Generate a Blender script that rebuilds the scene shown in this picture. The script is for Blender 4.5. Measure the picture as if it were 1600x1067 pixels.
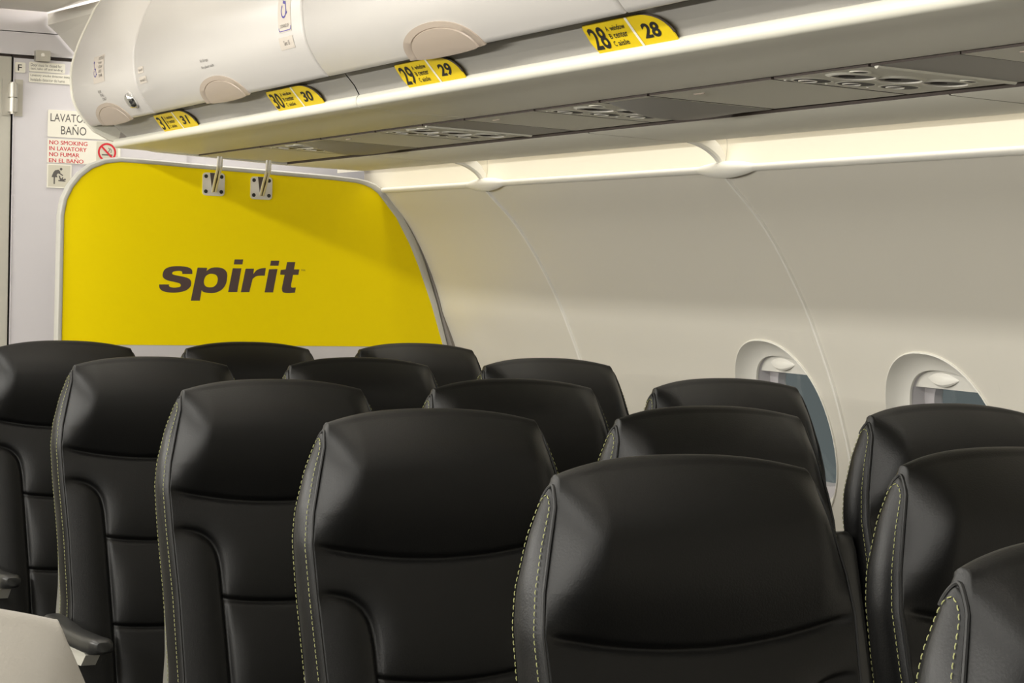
import bpy, bmesh, math
import numpy as np
from mathutils import Vector, Matrix

# ------------------------------------------------------------------ camera, world, lights, exposure
SC = bpy.context.scene
COL = SC.collection
for o in list(bpy.data.objects):
    bpy.data.objects.remove(o)

EYE = Vector((0.0, 0.0, 1.38))
PHI, PIT, ROL, FPX = 0.4685756, -0.0375170, 0.0268273, 2998.12
fw = Vector((math.sin(PHI)*math.cos(PIT), math.cos(PHI)*math.cos(PIT), math.sin(PIT)))
rt = Vector((math.cos(PHI), -math.sin(PHI), 0))
up = rt.cross(fw)
r2 = math.cos(ROL)*rt + math.sin(ROL)*up
u2 = -math.sin(ROL)*rt + math.cos(ROL)*up
cam = bpy.data.cameras.new('camera')
cam.sensor_width = 36.0
cam.sensor_fit = 'HORIZONTAL'
cam.lens = 36.0*FPX/1600.0
cam.clip_start = 0.05
cam_o = bpy.data.objects.new('camera', cam)
COL.objects.link(cam_o)
M = Matrix((r2, u2, -fw)).transposed().to_4x4()
M.translation = EYE
cam_o.matrix_world = M
SC.camera = cam_o

SC.view_settings.view_transform = 'Standard'
SC.view_settings.look = 'None'
SC.view_settings.gamma = 1.0
SC.view_settings.use_curve_mapping = False
SC.view_settings.exposure = 0.90

world = bpy.data.worlds.new('dusk')
SC.world = world
world.use_nodes = True
bg = world.node_tree.nodes['Background']
bg.inputs['Color'].default_value = (0.66, 0.71, 0.70, 1)
bg.inputs['Strength'].default_value = 0.115


def area(name, loc, direction, sx, sy, power, color, spread=180):
    L = bpy.data.lights.new(name, 'AREA')
    L.shape = 'RECTANGLE'
    L.size, L.size_y = sx, sy
    L.energy = power
    L.color = color
    L.spread = math.radians(spread)
    o = bpy.data.objects.new(name, L)
    COL.objects.link(o)
    z = -Vector(direction).normalized()
    y = Vector((0, 1, 0))
    x = y.cross(z).normalized()
    y = z.cross(x)
    m = Matrix((x, y, z)).transposed().to_4x4()
    m.translation = Vector(loc)
    o.matrix_world = m
    return o


WARM = (1.0, 0.975, 0.915)
area('ceiling_strip_light', (0.12, 1.4, 2.19), (1, 0, -0.42), 0.06, 9.6, 36, WARM)
area('cove_light_across_aisle', (-0.93, 2.6, 1.60), (1, 0, -0.10), 0.05, 6.0, 42, WARM)
area('bin_top_light', (1.30, 2.4, 2.225), (-0.9, 0, 0.25), 0.06, 5.6, 13, WARM)
area('cove_light', (2.287, 2.95, 1.706), (0.12, 0, -1), 0.02, 5.3, 1.35, (1.0, 0.955, 0.86), 120)
area('aft_fill_light', (1.85, 5.64, 2.22), (0, 0.12, -1), 0.8, 0.10, 3.2, (1.0, 0.98, 0.96))  # unseen lamp added to brighten the wall visible over the partition
area('galley_light', (0.75, 5.55, 2.20), (0.3, 0.25, -1), 0.5, 0.12, 0.8, (1.0, 0.97, 0.95))

# ------------------------------------------------------------------ materials
def lin(c):
    return tuple(((v/255)/12.92 if v/255 <= 0.04045 else (((v/255)+0.055)/1.055)**2.4) for v in c)


def mat(name, rgb, rough=0.5, metal=0.0, spec=0.5, bump=None, emit=None, var=0.0, coat=0.0):
    m = bpy.data.materials.new(name)
    m.use_nodes = True
    nt = m.node_tree
    b = nt.nodes['Principled BSDF']
    c = lin(rgb) + (1,)
    b.inputs['Base Color'].default_value = c
    b.inputs['Roughness'].default_value = rough
    b.inputs['Metallic'].default_value = metal
    b.inputs['Specular IOR Level'].default_value = spec
    b.inputs['Coat Weight'].default_value = coat
    if emit:
        b.inputs['Emission Color'].default_value = c
        b.inputs['Emission Strength'].default_value = emit
    tc = nt.nodes.new('ShaderNodeTexCoord')
    if var:
        n = nt.nodes.new('ShaderNodeTexNoise')
        n.inputs['Scale'].default_value = 9.0
        n.inputs['Detail'].default_value = 3.0
        nt.links.new(tc.outputs['Object'], n.inputs['Vector'])
        mx = nt.nodes.new('ShaderNodeMixRGB')
        mx.blend_type = 'MULTIPLY'
        mx.inputs[0].default_value = var
        mx.inputs[1].default_value = c
        nt.links.new(n.outputs['Fac'], mx.inputs[2])
        nt.links.new(mx.outputs[0], b.inputs['Base Color'])
    if bump:
        n2 = nt.nodes.new('ShaderNodeTexNoise')
        n2.inputs['Scale'].default_value = bump[0]
        n2.inputs['Detail'].default_value = 4.0
        nt.links.new(tc.outputs['Object'], n2.inputs['Vector'])
        bp = nt.nodes.new('ShaderNodeBump')
        bp.inputs['Strength'].default_value = bump[1]
        bp.inputs['Distance'].default_value = 0.002
        nt.links.new(n2.outputs['Fac'], bp.inputs['Height'])
        nt.links.new(bp.outputs['Normal'], b.inputs['Normal'])
    return m


LEATHER = mat('black_leather', (6, 6, 6), 0.43, spec=0.40, bump=(420, 0.14))
LEATHER_PALE = mat('leather_pale_copy', (148, 143, 134), 0.5, spec=0.35, bump=(420, 0.16))  # paler copy of the black seat leather, for one backrest only
PIPING = mat('black_piping', (9, 9, 9), 0.5)
THREAD = mat('lime_thread', (158, 160, 106), 0.7)
SHELL = mat('grey_shell_plastic', (190, 188, 178), 0.45)
DARKPL = mat('dark_plastic', (40, 40, 39), 0.34)
STEEL = mat('brushed_steel', (232, 229, 222), 0.40, metal=0.45)
CHROME = mat('chrome', (215, 215, 215), 0.12, metal=1.0)
WALL = mat('sidewall_plastic', (222, 217, 205), 0.42, bump=(160, 0.03))
WALLW = mat('white_trim_plastic', (234, 231, 222), 0.36)
BIN = mat('bin_plastic', (187, 183, 178), 0.36, bump=(120, 0.025))
RAILM = mat('rail_plastic', (226, 223, 209), 0.36)
STRIP = mat('grey_number_strip', (152, 149, 143), 0.5)
HANDLE = mat('beige_handle', (170, 156, 142), 0.4)
PSU = mat('service_panel_plastic', (235, 232, 218), 0.5, bump=(300, 0.05))
PSUG = mat('grey_sign_plastic', (165, 162, 156), 0.5)
COVEM = mat('cove_valance', (219, 213, 197), 0.42)
GAP = mat('dark_gap', (74, 64, 58), 0.7)
DISH = mat('vent_dish', (84, 78, 74), 0.5, spec=0.2)
RINGW = mat('white_ring', (235, 230, 220), 0.3)
LENS = mat('dark_lens', (50, 43, 41), 0.5, spec=0.15)
YELLOW = mat('yellow_laminate', (248, 222, 0), 0.42, spec=0.16)
PLACY = mat('yellow_placard', (226, 196, 20), 0.45)
LOGO = mat('brown_logo', (82, 64, 62), 0.5)
INK = mat('black_ink', (26, 24, 24), 0.6)
GREYINK = mat('grey_ink', (92, 88, 84), 0.6)
RED = mat('red_ink', (200, 30, 44), 0.6)
BLUE = mat('violet_ink', (70, 60, 140), 0.6)
FRAME = mat('partition_frame_grey', (192, 190, 182), 0.38)
SEAL = mat('dark_grey_seal', (138, 132, 126), 0.5)
LAVW = mat('lavatory_wall', (206, 202, 204), 0.42)
LAVF = mat('lavatory_frame', (186, 182, 170), 0.42)
SIGNW = mat('sign_white', (232, 228, 214), 0.5)
SIGNB = mat('sign_beige', (205, 200, 182), 0.5)
STICK = mat('sticker_beige', (188, 179, 168), 0.5)
CARPET = mat('grey_carpet', (58, 58, 60), 0.95, bump=(220, 0.6), var=0.3)
CEIL = mat('ceiling_plastic', (228, 224, 216), 0.45)
METALB = mat('hinge_metal', (186, 182, 172), 0.35, metal=0.6)
PANE = bpy.data.materials.new('window_pane')
PANE.use_nodes = True
_nt = PANE.node_tree
_nt.nodes.clear()
_o = _nt.nodes.new('ShaderNodeOutputMaterial')
_mx = _nt.nodes.new('ShaderNodeMixShader')
_t = _nt.nodes.new('ShaderNodeBsdfTransparent')
_t.inputs[0].default_value = (0.86, 0.9, 0.9, 1)
_g = _nt.nodes.new('ShaderNodeBsdfGlossy')
_g.inputs['Roughness'].default_value = 0.08
_f = _nt.nodes.new('ShaderNodeFresnel')
_mx.inputs[0].default_value = 0.05
_nt.links.new(_t.outputs[0], _mx.inputs[1])
_nt.links.new(_g.outputs[0], _mx.inputs[2])
_nt.links.new(_mx.outputs[0], _o.inputs[0])


# ------------------------------------------------------------------ helpers
class MB:
    def __init__(self):
        self.v, self.f, self.m = [], [], []

    def add(self, verts, faces, mi=0):
        b = len(self.v)
        self.v += [tuple(p) for p in verts]
        self.f += [tuple(b+i for i in f) for f in faces]
        self.m += [mi]*len(faces)
        return self

    def grid(self, rows, mi=0, closed=False):
        n, k = len(rows), len(rows[0])
        vs = [p for r in rows for p in r]
        fs = []
        for i in range(n-1):
            for j in range(k if closed else k-1):
                j2 = (j+1) % k
                fs.append((i*k+j, i*k+j2, (i+1)*k+j2, (i+1)*k+j))
        return self.add(vs, fs, mi)

    def box(self, lo, hi, mi=0):
        (a, b, c), (d, e, f) = lo, hi
        vs = [(a, b, c), (d, b, c), (d, e, c), (a, e, c), (a, b, f), (d, b, f), (d, e, f), (a, e, f)]
        return self.add(vs, [(0, 3, 2, 1), (4, 5, 6, 7), (0, 1, 5, 4), (1, 2, 6, 5), (2, 3, 7, 6), (3, 0, 4, 7)], mi)

    def prism(self, poly, fn, d0, d1, mi=0):
        """polygon in (u,v) mapped with fn(u,v,d) at two depths"""
        n = len(poly)
        vs = [fn(u, v, d0) for u, v in poly]+[fn(u, v, d1) for u, v in poly]
        fs = [tuple(range(n)), tuple(range(2*n-1, n-1, -1))]
        fs += [(i, (i+1) % n, n+(i+1) % n, n+i) for i in range(n)]
        return self.add(vs, fs, mi)

    def tube(self, path, r, n=8, mi=0, caps=True):
        P = [Vector(p) for p in path]
        rows = []
        ref = None
        for i, p in enumerate(P):
            t = (P[min(i+1, len(P)-1)]-P[max(i-1, 0)]).normalized()
            if ref is None:
                ref = Vector((0, 0, 1)) if abs(t.z) < 0.9 else Vector((1, 0, 0))
            a = (ref-ref.dot(t)*t).normalized()
            ref = a
            b = t.cross(a)
            rr = r[i] if isinstance(r, (list, tuple)) else r
            rows.append([tuple(p+rr*(math.cos(q)*a+math.sin(q)*b)) for q in [2*math.pi*k/n for k in range(n)]])
        base = len(self.v)
        self.grid(rows, mi, closed=True)
        if caps:
            self.f.append(tuple(range(base+n-1, base-1, -1)))
            self.m.append(mi)
            e = base+(len(P)-1)*n
            self.f.append(tuple(range(e, e+n)))
            self.m.append(mi)
        return self

    def lathe(self, prof, origin, axis, n=24, mi=0, xdir=None, sx=1.0, sy=1.0):
        """prof: (radius, height along axis)"""
        ax = Vector(axis).normalized()
        a = Vector(xdir) if xdir else (Vector((0, 1, 0)) if abs(ax.y) < 0.9 else Vector((1, 0, 0)))
        a = (a-a.dot(ax)*ax).normalized()
        b = ax.cross(a)
        o = Vector(origin)
        rows = [[tuple(o+ax*h+r*(sx*math.cos(q)*a+sy*math.sin(q)*b)) for q in [2*math.pi*k/n for k in range(n)]] for r, h in prof]
        return self.grid(rows, mi, closed=True)

    def build(self, name, mats, parent=None, smooth=True, angle=35, fix=True):
        me = bpy.data.meshes.new(name)
        me.from_pydata(self.v, [], self.f)
        for m in (mats if isinstance(mats, (list, tuple)) else [mats]):
            me.materials.append(m)
        for p, mi in zip(me.polygons, self.m):
            p.material_index = mi
        bm = bmesh.new()
        bm.from_mesh(me)
        bmesh.ops.remove_doubles(bm, verts=bm.verts, dist=1e-5)
        if fix:
            bmesh.ops.recalc_face_normals(bm, faces=bm.faces)
        bm.to_mesh(me)
        bm.free()
        if smooth:
            for p in me.polygons:
                p.use_smooth = True
            try:
                me.set_sharp_from_angle(angle=math.radians(angle))
            except Exception:
                pass
        o = bpy.data.objects.new(name, me)
        COL.objects.link(o)
        if parent:
            o.parent = parent
        return o


def tag(o, label=None, cat=None, group=None, kind=None):
    if label:
        o['label'] = label
    if cat:
        o['category'] = cat
    if group:
        o['group'] = group
    if kind:
        o['kind'] = kind
    return o


def thing(name, loc, label, cat, group=None):
    o = bpy.data.objects.new(name, None)
    o.empty_display_size = 0.05
    COL.objects.link(o)
    o.location = loc
    return tag(o, label, cat, group)


def adopt(child, parent):
    """parent a mesh built in world coordinates, keeping it where it stands"""
    child.parent = parent
    child.matrix_parent_inverse = Matrix.Translation(-Vector(parent.location)) if parent.type == 'EMPTY' else Matrix()
    return child


def spline(pts, n):
    """Catmull-Rom through points, resampled to n"""
    P = np.array(pts, float)
    P = np.vstack([2*P[0]-P[1], P, 2*P[-1]-P[-2]])
    out = []
    for i in range(1, len(P)-2):
        for t in np.linspace(0, 1, 24, endpoint=False):
            a, b, c, d = P[i-1], P[i], P[i+1], P[i+2]
            out.append(0.5*((2*b)+(-a+c)*t+(2*a-5*b+4*c-d)*t*t+(-a+3*b-3*c+d)*t**3))
    out.append(P[-2])
    out = np.array(out)
    s = np.r_[0, np.cumsum(np.linalg.norm(np.diff(out, axis=0), axis=1))]
    q = np.linspace(0, s[-1], n)
    return np.stack([np.interp(q, s, out[:, k]) for k in range(P.shape[1])], 1)


_tcache = {}


def text_geo(body, bold=0.0, shear=0.0, align='LEFT', line=1.0):
    key = (body, bold, shear, align, line)
    if key in _tcache:
        return _tcache[key]
    c = bpy.data.curves.new('t', 'FONT')
    c.body = body
    c.offset = bold
    c.shear = shear
    c.align_x = align
    c.space_line = line
    c.resolution_u = 3
    o = bpy.data.objects.new('t', c)
    COL.objects.link(o)
    dg = bpy.context.evaluated_depsgraph_get()
    me = bpy.data.meshes.new_from_object(o.evaluated_get(dg))
    vs = [(v.co.x, v.co.y) for v in me.vertices]
    fs = [tuple(p.vertices) for p in me.polygons]
    bpy.data.objects.remove(o)
    bpy.data.curves.remove(c)
    bpy.data.meshes.remove(me)
    _tcache[key] = (vs, fs)
    return vs, fs


def put_text(mb, body, box, fn, mi, bold=0.0, shear=0.0, align='LEFT', line=1.0, fit='both'):
    """text squeezed into box (u0,v0,u1,v1), mapped with fn(u,v)"""
    vs, fs = text_geo(body, bold, shear, align, line)
    if not vs:
        return
    A = np.array(vs)
    lo, hi = A.min(0), A.max(0)
    u0, v0, u1, v1 = box
    su, sv = (u1-u0)/(hi[0]-lo[0]), (v1-v0)/(hi[1]-lo[1])
    mb.add([fn(u0+(x-lo[0])*su, v0+(y-lo[1])*sv) for x, y in vs], fs, mi)


def curve_fill(loops):
    """filled 2D polygons with holes -> verts, faces"""
    c = bpy.data.curves.new('t', 'CURVE')
    c.dimensions = '2D'
    c.fill_mode = 'BOTH'
    for L in loops:
        s = c.splines.new('POLY')
        s.points.add(len(L)-1)
        for p, (x, y) in zip(s.points, L):
            p.co = (x, y, 0, 1)
        s.use_cyclic_u = True
    o = bpy.data.objects.new('t', c)
    COL.objects.link(o)
    dg = bpy.context.evaluated_depsgraph_get()
    me = bpy.data.meshes.new_from_object(o.evaluated_get(dg))
    r = [(v.co.x, v.co.y) for v in me.vertices], [tuple(p.vertices) for p in me.polygons]
    bpy.data.objects.remove(o)
    bpy.data.curves.remove(c)
    bpy.data.meshes.remove(me)
    return r


def rrect(u0, v0, u1, v1, r, n=5):
    out = []
    for cx, cy, a0 in ((u1-r, v1-r, 0), (u0+r, v1-r, 90), (u0+r, v0+r, 180), (u1-r, v0+r, 270)):
        for k in range(n+1):
            a = math.radians(a0+90*k/n)
            out.append((cx+r*math.cos(a), cy+r*math.sin(a)))
    return out


def circle(cu, cv, r, n=32, ry=None):
    return [(cu+r*math.cos(2*math.pi*k/n), cv+(ry or r)*math.sin(2*math.pi*k/n)) for k in range(n)]


# ------------------------------------------------------------------ section constants (metres)
Y0, YB, YL = -3.6, 5.48, 5.85          # front end of the modelled cabin, partition face, lavatory wall
SEAMS = [1.23, 2.40, 3.57, 4.77]       # module joints along the cabin
# right side wall section (x, z) from the floor to under the rim
WP = spline([(2.56, 0.0), (2.66, 0.25), (2.722, 0.55), (2.728, 0.75), (2.709, 0.88), (2.682, 0.995), (2.641, 1.118), (2.601, 1.211),
             (2.551, 1.313), (2.481, 1.426), (2.418, 1.508), (2.345, 1.578), (2.3155, 1.6065)], 140)
WS = np.r_[0, np.cumsum(np.linalg.norm(np.diff(WP, axis=0), axis=1))]


def wall_pt(y, s, off=0.0):
    """point on the wall at arc length s; off > 0 goes outward through the wall"""
    x = np.interp(s, WS, WP[:, 0])
    z = np.interp(s, WS, WP[:, 1])
    if y > 4.77:      # the fuselage narrows towards the tail
        x -= 0.066*min((y-4.77)/0.71, 1.3)*min(max((1.60-z)/0.36, 0), 1)
    if off:
        e = 0.02
        dx = np.interp(s+e, WS, WP[:, 0])-np.interp(s-e, WS, WP[:, 0])
        dz = np.interp(s+e, WS, WP[:, 1])-np.interp(s-e, WS, WP[:, 1])
        l = math.hypot(dx, dz)
        x += off*dz/l
        z += off*-dx/l
    return (float(x), float(y), float(z))


def s_of_z(z):
    return float(np.interp(z, WP[:, 1], WS))


# ------------------------------------------------------------------ the setting
mb = MB().box((-1.5, Y0, -0.06), (2.62, 7.0, 0.0))
tag(mb.build('floor', CARPET, smooth=False), kind='structure')

# right wall with two window openings
WIN = [(3.215, 1), (3.81, 2)]
WSC, WHW, WHH = s_of_z(1.012), 0.187, 0.232       # window centre (arc), half width, half height
RB = 0.262
mb = MB()


def strip(ya, yb, sa, sb, ny=2, ns=60):
    mb.grid([[wall_pt(y, s) for y in np.linspace(ya, yb, ny)] for s in np.linspace(sa, sb, ns)])


yb_, yt_ = WSC-RB, WSC+RB
for _a, _b in ((Y0, 4.77), (4.77, 5.70), (5.70, 6.4)):
    strip(_a, _b, 0, yb_, 2, 50)
    strip(_a, _b, yt_, WS[-1], 2, 60)
edges = [Y0]
for yc, _ in WIN:
    edges += [yc-0.215, yc+0.215]
edges += [4.77, 4.77, 5.70, 5.70, 6.4]
for i in range(0, len(edges), 2):
    strip(edges[i], edges[i+1], yb_, yt_, 2, 40)


def sup(a, n=2.25):
    c, s = math.cos(a), math.sin(a)
    return math.copysign(abs(c)**(2/n), c), math.copysign(abs(s)**(2/n), s)


NA = 72
ANG = [2*math.pi*k/NA for k in range(NA)]
for _c in (math.atan2(RB, 0.215), math.pi-math.atan2(RB, 0.215), math.pi+math.atan2(RB, 0.215), 2*math.pi-math.atan2(RB, 0.215)):
    ANG[min(range(NA), key=lambda k: abs(ANG[k]-_c))] = _c
for yc, _ in WIN:
    rows = []
    for t in np.linspace(0, 1, 9):
        row = []
        for k in range(NA):
            a = ANG[k]
            eu, ev = sup(a)
            m_ = max(1e-6, abs(math.cos(a))/0.215, abs(math.sin(a))/RB)
            ru, rv = math.cos(a)/m_, math.sin(a)/m_
            row.append(wall_pt(yc+(1-t)*eu*WHW+t*ru, WSC+(1-t)*ev*WHH+t*rv))
        rows.append(row)
    mb.grid(rows, 0, closed=True)
tag(mb.build('wall_right', WALL), kind='structure')

# windows: flared reveal, inner frame, sliding shade with its grip, pane
for yc, wi in WIN:
    mb = MB()
    rows = []
    prof = [(1.008, 0.0), (1.008, -0.0035), (0.999, -0.0045), (0.988, -0.002), (0.965, 0.005), (0.93, 0.013), (0.89, 0.020), (0.85, 0.0255), (0.81, 0.0295), (0.785, 0.031), (0.778, 0.036)]
    def ring(f, off, lift=0.0, n=2.25):
        hw, hh = WHW*f, WHH*f
        return [wall_pt(yc+sup(2*math.pi*k/NA, n)[0]*hw, WSC+lift+sup(2*math.pi*k/NA, n)[1]*hh, off) for k in range(NA)]
    for f, off in prof:
        rows.append(ring(f, off, -(1-min(f, 1))*0.03, 2.25+2.2*(1-min(f, 1))))
    mb.grid(rows, 0, closed=True)
    win = tag(mb.build('window_%d' % wi, WALLW), kind='structure')
    mb = MB()
    mb.grid([ring(0.80, 0.034, -0.006, 2.7), ring(0.775, 0.042, -0.007, 2.7), ring(0.76, 0.070, -0.007, 2.8), ring(0.645, 0.076, -0.007, 2.8), ring(0.63, 0.098, -0.007, 2.8)], 0, closed=True)
    adopt(mb.build('window_frame', LAVW), win)
    # shade: pulled a little way down at the top
    mb = MB()
    poly = []
    for k in range(NA):
        a = 2*math.pi*k/NA
        e = sup(a, 2.7)
        poly.append((e[0]*WHW*0.79, -0.006+e[1]*WHH*0.79))
    cut = WHH*0.79-0.055
    poly = [p for p in poly if p[1] > cut]
    poly.sort(key=lambda p: -p[0])
    hi_ = poly[0][0]+0.004
    poly = [(hi_, cut)]+poly+[(-hi_, cut)]
    mb.prism(poly, lambda u, v, d: wall_pt(yc+u, WSC+v, d), 0.043, 0.050)
    sh = adopt(mb.build('window_shade', WALLW, smooth=False), win)
    mb = MB()
    rows = []
    for t in np.linspace(-1, 1, 17):
        w = 0.5*math.cos(t*math.pi/2)
        rows.append([wall_pt(yc+0.012+t*0.056, WSC+cut+0.023+q*0.016*w*2, 0.045-0.015*w*2*h) for q, h in ((-1, 0.0), (-0.9, 0.75), (-0.5, 1.0), (0.1, 0.9), (0.6, 0.5), (1.0, 0.0))])
    mb.grid(rows)
    adopt(mb.build('shade_grip', WALLW), sh)
    mb = MB()
    mb.prism([(p[0]*0.645, p[1]) for p in [(WHW*sup(2*math.pi*k/NA, 2.8)[0], -0.007+0.645*WHH*sup(2*math.pi*k/NA, 2.8)[1]) for k in range(NA)]],
             lambda u, v, d: wall_pt(yc+u, WSC+v, d), 0.0955, 0.0985)
    adopt(mb.build('window_pane', PANE, smooth=False), win)

# white rim along the top of the wall, one piece per module, joint caps, seam beads, cove and fascia
RIM = [(2.3165, 1.6040), (2.3095, 1.6050), (2.3050, 1.6085), (2.3035, 1.6130), (2.3055, 1.6178), (2.3105, 1.6205), (2.318, 1.6195), (2.322, 1.615)]
spans = [(Y0, SEAMS[0])]+[(SEAMS[i], SEAMS[i+1]) for i in range(3)]+[(SEAMS[3], YB-0.004)]
n_ = 0
for a, b in spans:
    n_ += 1
    mb = MB().grid([[(x, y, z) for x, z in RIM] for y in (a+0.001, b-0.001)])
    tag(mb.build('trim_%d' % n_, WALLW, angle=80), kind='structure')
COVE = spline([(2.232, 1.668), (2.236, 1.70), (2.262, 1.728), (2.298, 1.722), (2.320, 1.690), (2.3245, 1.655), (2.320, 1.620)], 30)
for a, b in spans:
    n_ += 1
    if b > 5:
        b = 5.66
    rows = [[(x, y, z) for x, z in COVE] for y in (a+0.0005, b-0.0005)]
    tag(MB().grid(rows).build('trim_%d' % n_, COVEM, angle=80), kind='structure')
for i, y in enumerate(SEAMS):
    # arched rib across the cove
    n_ += 1
    rib = spline([(2.226, 1.6665), (2.250, 1.661), (2.275, 1.650), (2.297, 1.634), (2.313, 1.612)], 16)
    mb = MB()
    rows = []
    for (x, z) in rib:
        rows.append([(x, y-0.013, z+0.03), (x, y-0.013, z+0.004), (x-0.002, y-0.009, z), (x-0.002, y+0.004, z-0.001), (x, y+0.010, z+0.003), (x, y+0.010, z+0.03)])
    mb.grid(rows)
    tag(mb.build('trim_%d' % n_, WALLW), kind='structure')
    # seam bead on the wall
    n_ += 1
    mb = MB()
    rows = []
    for s in np.linspace(0.02, WS[-1]-0.012, 90):
        rows.append([wall_pt(y+0.012, s, 0.001), wall_pt(y+0.009, s, -0.0034), wall_pt(y+0.003, s, -0.0065), wall_pt(y-0.002, s, -0.0052), wall_pt(y-0.0045, s, 0.0022), wall_pt(y-0.008, s, 0.001)])
    mb.grid(rows)
    tag(mb.build('trim_%d' % n_, WALLW), kind='structure')
# fascia under the bins beside the cove, one piece per module
for a, b in [(Y0, SEAMS[0])]+[(SEAMS[i], SEAMS[i+1]) for i in range(3)]+[(SEAMS[3], 5.42)]:
    n_ += 1
    F = [(1.974, 1.690), (1.974, 1.6745), (1.977, 1.6722), (2.222, 1.6662), (2.229, 1.6672), (2.231, 1.672), (2.229, 1.690)]
    mb = MB().grid([[(x, y, z) for x, z in F] for y in (a+0.0022, b-0.0022)])
    mb.add([(1.9735, a, 1.6738), (1.9735, b, 1.6738), (1.9735, b, 1.692), (1.9735, a, 1.692)], [(0, 1, 2, 3)], 1)
    tag(mb.build('trim_%d' % n_, [PSU, GAP], angle=50), kind='structure')
capped = []
for i, y in enumerate([q-0.02 for q in SEAMS[1:]]):
    mb = MB()
    rows = []
    L = 0.115
    for t in np.linspace(-1, 1, 33):
        w = (math.cos(t*math.pi/2)**0.85) if abs(t) < 1 else 0.0
        bow = 0.004*math.sin(t*math.pi)
        row = []
        for q in np.linspace(0, 1, 13):
            a = math.radians(-80+250*q)
            row.append((2.3125-(0.0075+0.013*w)*math.cos(a), y+t*L, 1.6125+(0.0065+0.0125*w)*math.sin(a)-0.002*w))
        rows.append(row)
    mb.grid(rows)
    o = mb.build('joint_cap', WALLW)
    capped.append(tag(o, None, 'wall trim cap', 'wing shaped caps over the wall panel joints'))
capped[0]['label'] = 'wing shaped white cap on the wall rim nearest the camera'
capped[1]['label'] = 'wing shaped white cap on the wall rim, above the seam between the two windows'
capped[2]['label'] = 'wing shaped white cap on the wall rim, closest to the yellow partition'
bpy.data.objects.remove(capped[0])      # beyond the right edge of the photograph
capped = capped[1:]

# ceiling, left side and closing surfaces
CE = spline([(1.50, 2.245), (1.40, 2.30), (1.1, 2.33), (0.6, 2.34), (0.1, 2.33), (-0.2, 2.30), (-0.30, 2.245)], 30)
mb = MB().grid([[(x, y, z) for x, z in CE] for y in (Y0, YL+0.6)])
mb.grid([[(x, y, z) for x, z in [(1.50, 2.245), (2.9, 2.245)]] for y in (Y0, YL+0.6)])
mb.grid([[(x, y, z) for x, z in [(-0.30, 2.245), (-1.6, 2.245)]] for y in (Y0, YL+0.6)])
tag(mb.build('ceiling', CEIL), kind='structure')
LW = [(-1.26, 0.0), (-1.40, 0.5), (-1.42, 0.8), (-1.32, 1.15), (-1.05, 1.60), (-0.90, 1.67), (-0.16, 1.70), (-0.09, 1.75), (-0.05, 1.86), (-0.10, 2.05), (-0.30, 2.245)]
mb = MB().grid([[(x, y, z) for x, z in spline(LW, 60)] for y in (Y0, YL+0.2)])
tag(mb.build('wall_left', WALL), kind='structure')
mb = MB().box((-1.6, Y0-0.03, 0), (2.95, Y0, 2.5))
tag(mb.build('wall_front', CARPET, smooth=False), kind='structure')

# lavatory wall: plain wall, left jamb, door with gap, header
mb = MB().box((-1.6, YL+0.012, 0), (2.95, YL+0.05, 2.5))
mb.box((-1.4, YL-0.002, 0), (1.2525, YL+0.012, 1.977), 1)
mb.box((-1.4, YL-0.008, 1.985), (1.95, YL+0.012, 2.052))
mb.box((-1.4, YL-0.008, 2.0545), (1.95, YL+0.012, 2.34))
mb.box((1.2525, YL+0.010, 0), (1.2575, YL+0.0125, 1.985), 2)
mb.box((-1.4, YL+0.010, 1.97), (1.95, YL+0.0125, 1.99), 2)
mb.box((-1.4, YL+0.006, 2.05), (1.95, YL+0.0125, 2.056), 2)
tag(mb.build('wall_back', [LAVW, LAVF, GAP], smooth=False), kind='structure')
mb = MB().box((1.2578, YL-0.004, 0.02), (1.80, YL+0.011, 1.9745))
mb.box((1.2578, YL-0.007, 0.02), (1.2612, YL+0.011, 1.9745))
door = tag(mb.build('door_1', LAVW, smooth=False), kind='structure')
mb = MB().box((1.225, YL-0.0075, 1.800), (1.249, YL-0.004, 1.910))
mb.box((1.262, YL-0.0085, 1.800), (1.286, YL-0.005, 1.910))
mb.tube([(1.2545, YL-0.020, 1.811), (1.2545, YL-0.020, 1.852)], 0.0145, 20)
mb.tube([(1.2545, YL-0.020, 1.855), (1.2545, YL-0.020, 1.896)], 0.0145, 20)
mb.tube([(1.2545, YL-0.020, 1.805), (1.2545, YL-0.020, 1.900)], 0.008, 12)
adopt(mb.build('hinge', METALB), door)
mb = MB().prism(rrect(1.318, 1.968, 1.362, 2.000, 0.003), lambda u, v, d: (u, YL-0.006-d, v), 0.002, 0.026)
mb.lathe([(0.0, 0.0035), (0.0045, 0.003), (0.0065, 0.0)], (1.3395, YL-0.032, 1.986), (0, -1, 0), 16, 1)
tag(mb.build('door_bumper', [METALB, RINGW], angle=30), 'small grey metal bumper block above the lavatory door', 'door bumper')
# stepped ceiling edge over the aft aisle
mb = MB()
for (x0, z0, x1, z1) in ((0.2, 2.108, 1.345, 2.113), (1.345, 2.113, 1.60, 2.205)):
    mb.add([(x0, YL-0.30, z0+0.004), (x1, YL-0.30, z1+0.004), (x1, YL-0.05, z1), (x0, YL-0.05, z0), (x0, YL-0.32, z0+0.018), (x1, YL-0.32, z1+0.018), (x1, YL-0.32, z1+0.16), (x0, YL-0.32, z0+0.16)],
           [(0, 1, 2, 3), (0, 1, 5, 4), (4, 5, 6, 7)])
n_ += 1
tag(mb.build('trim_%d' % n_, CEIL, angle=60), kind='structure')
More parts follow.
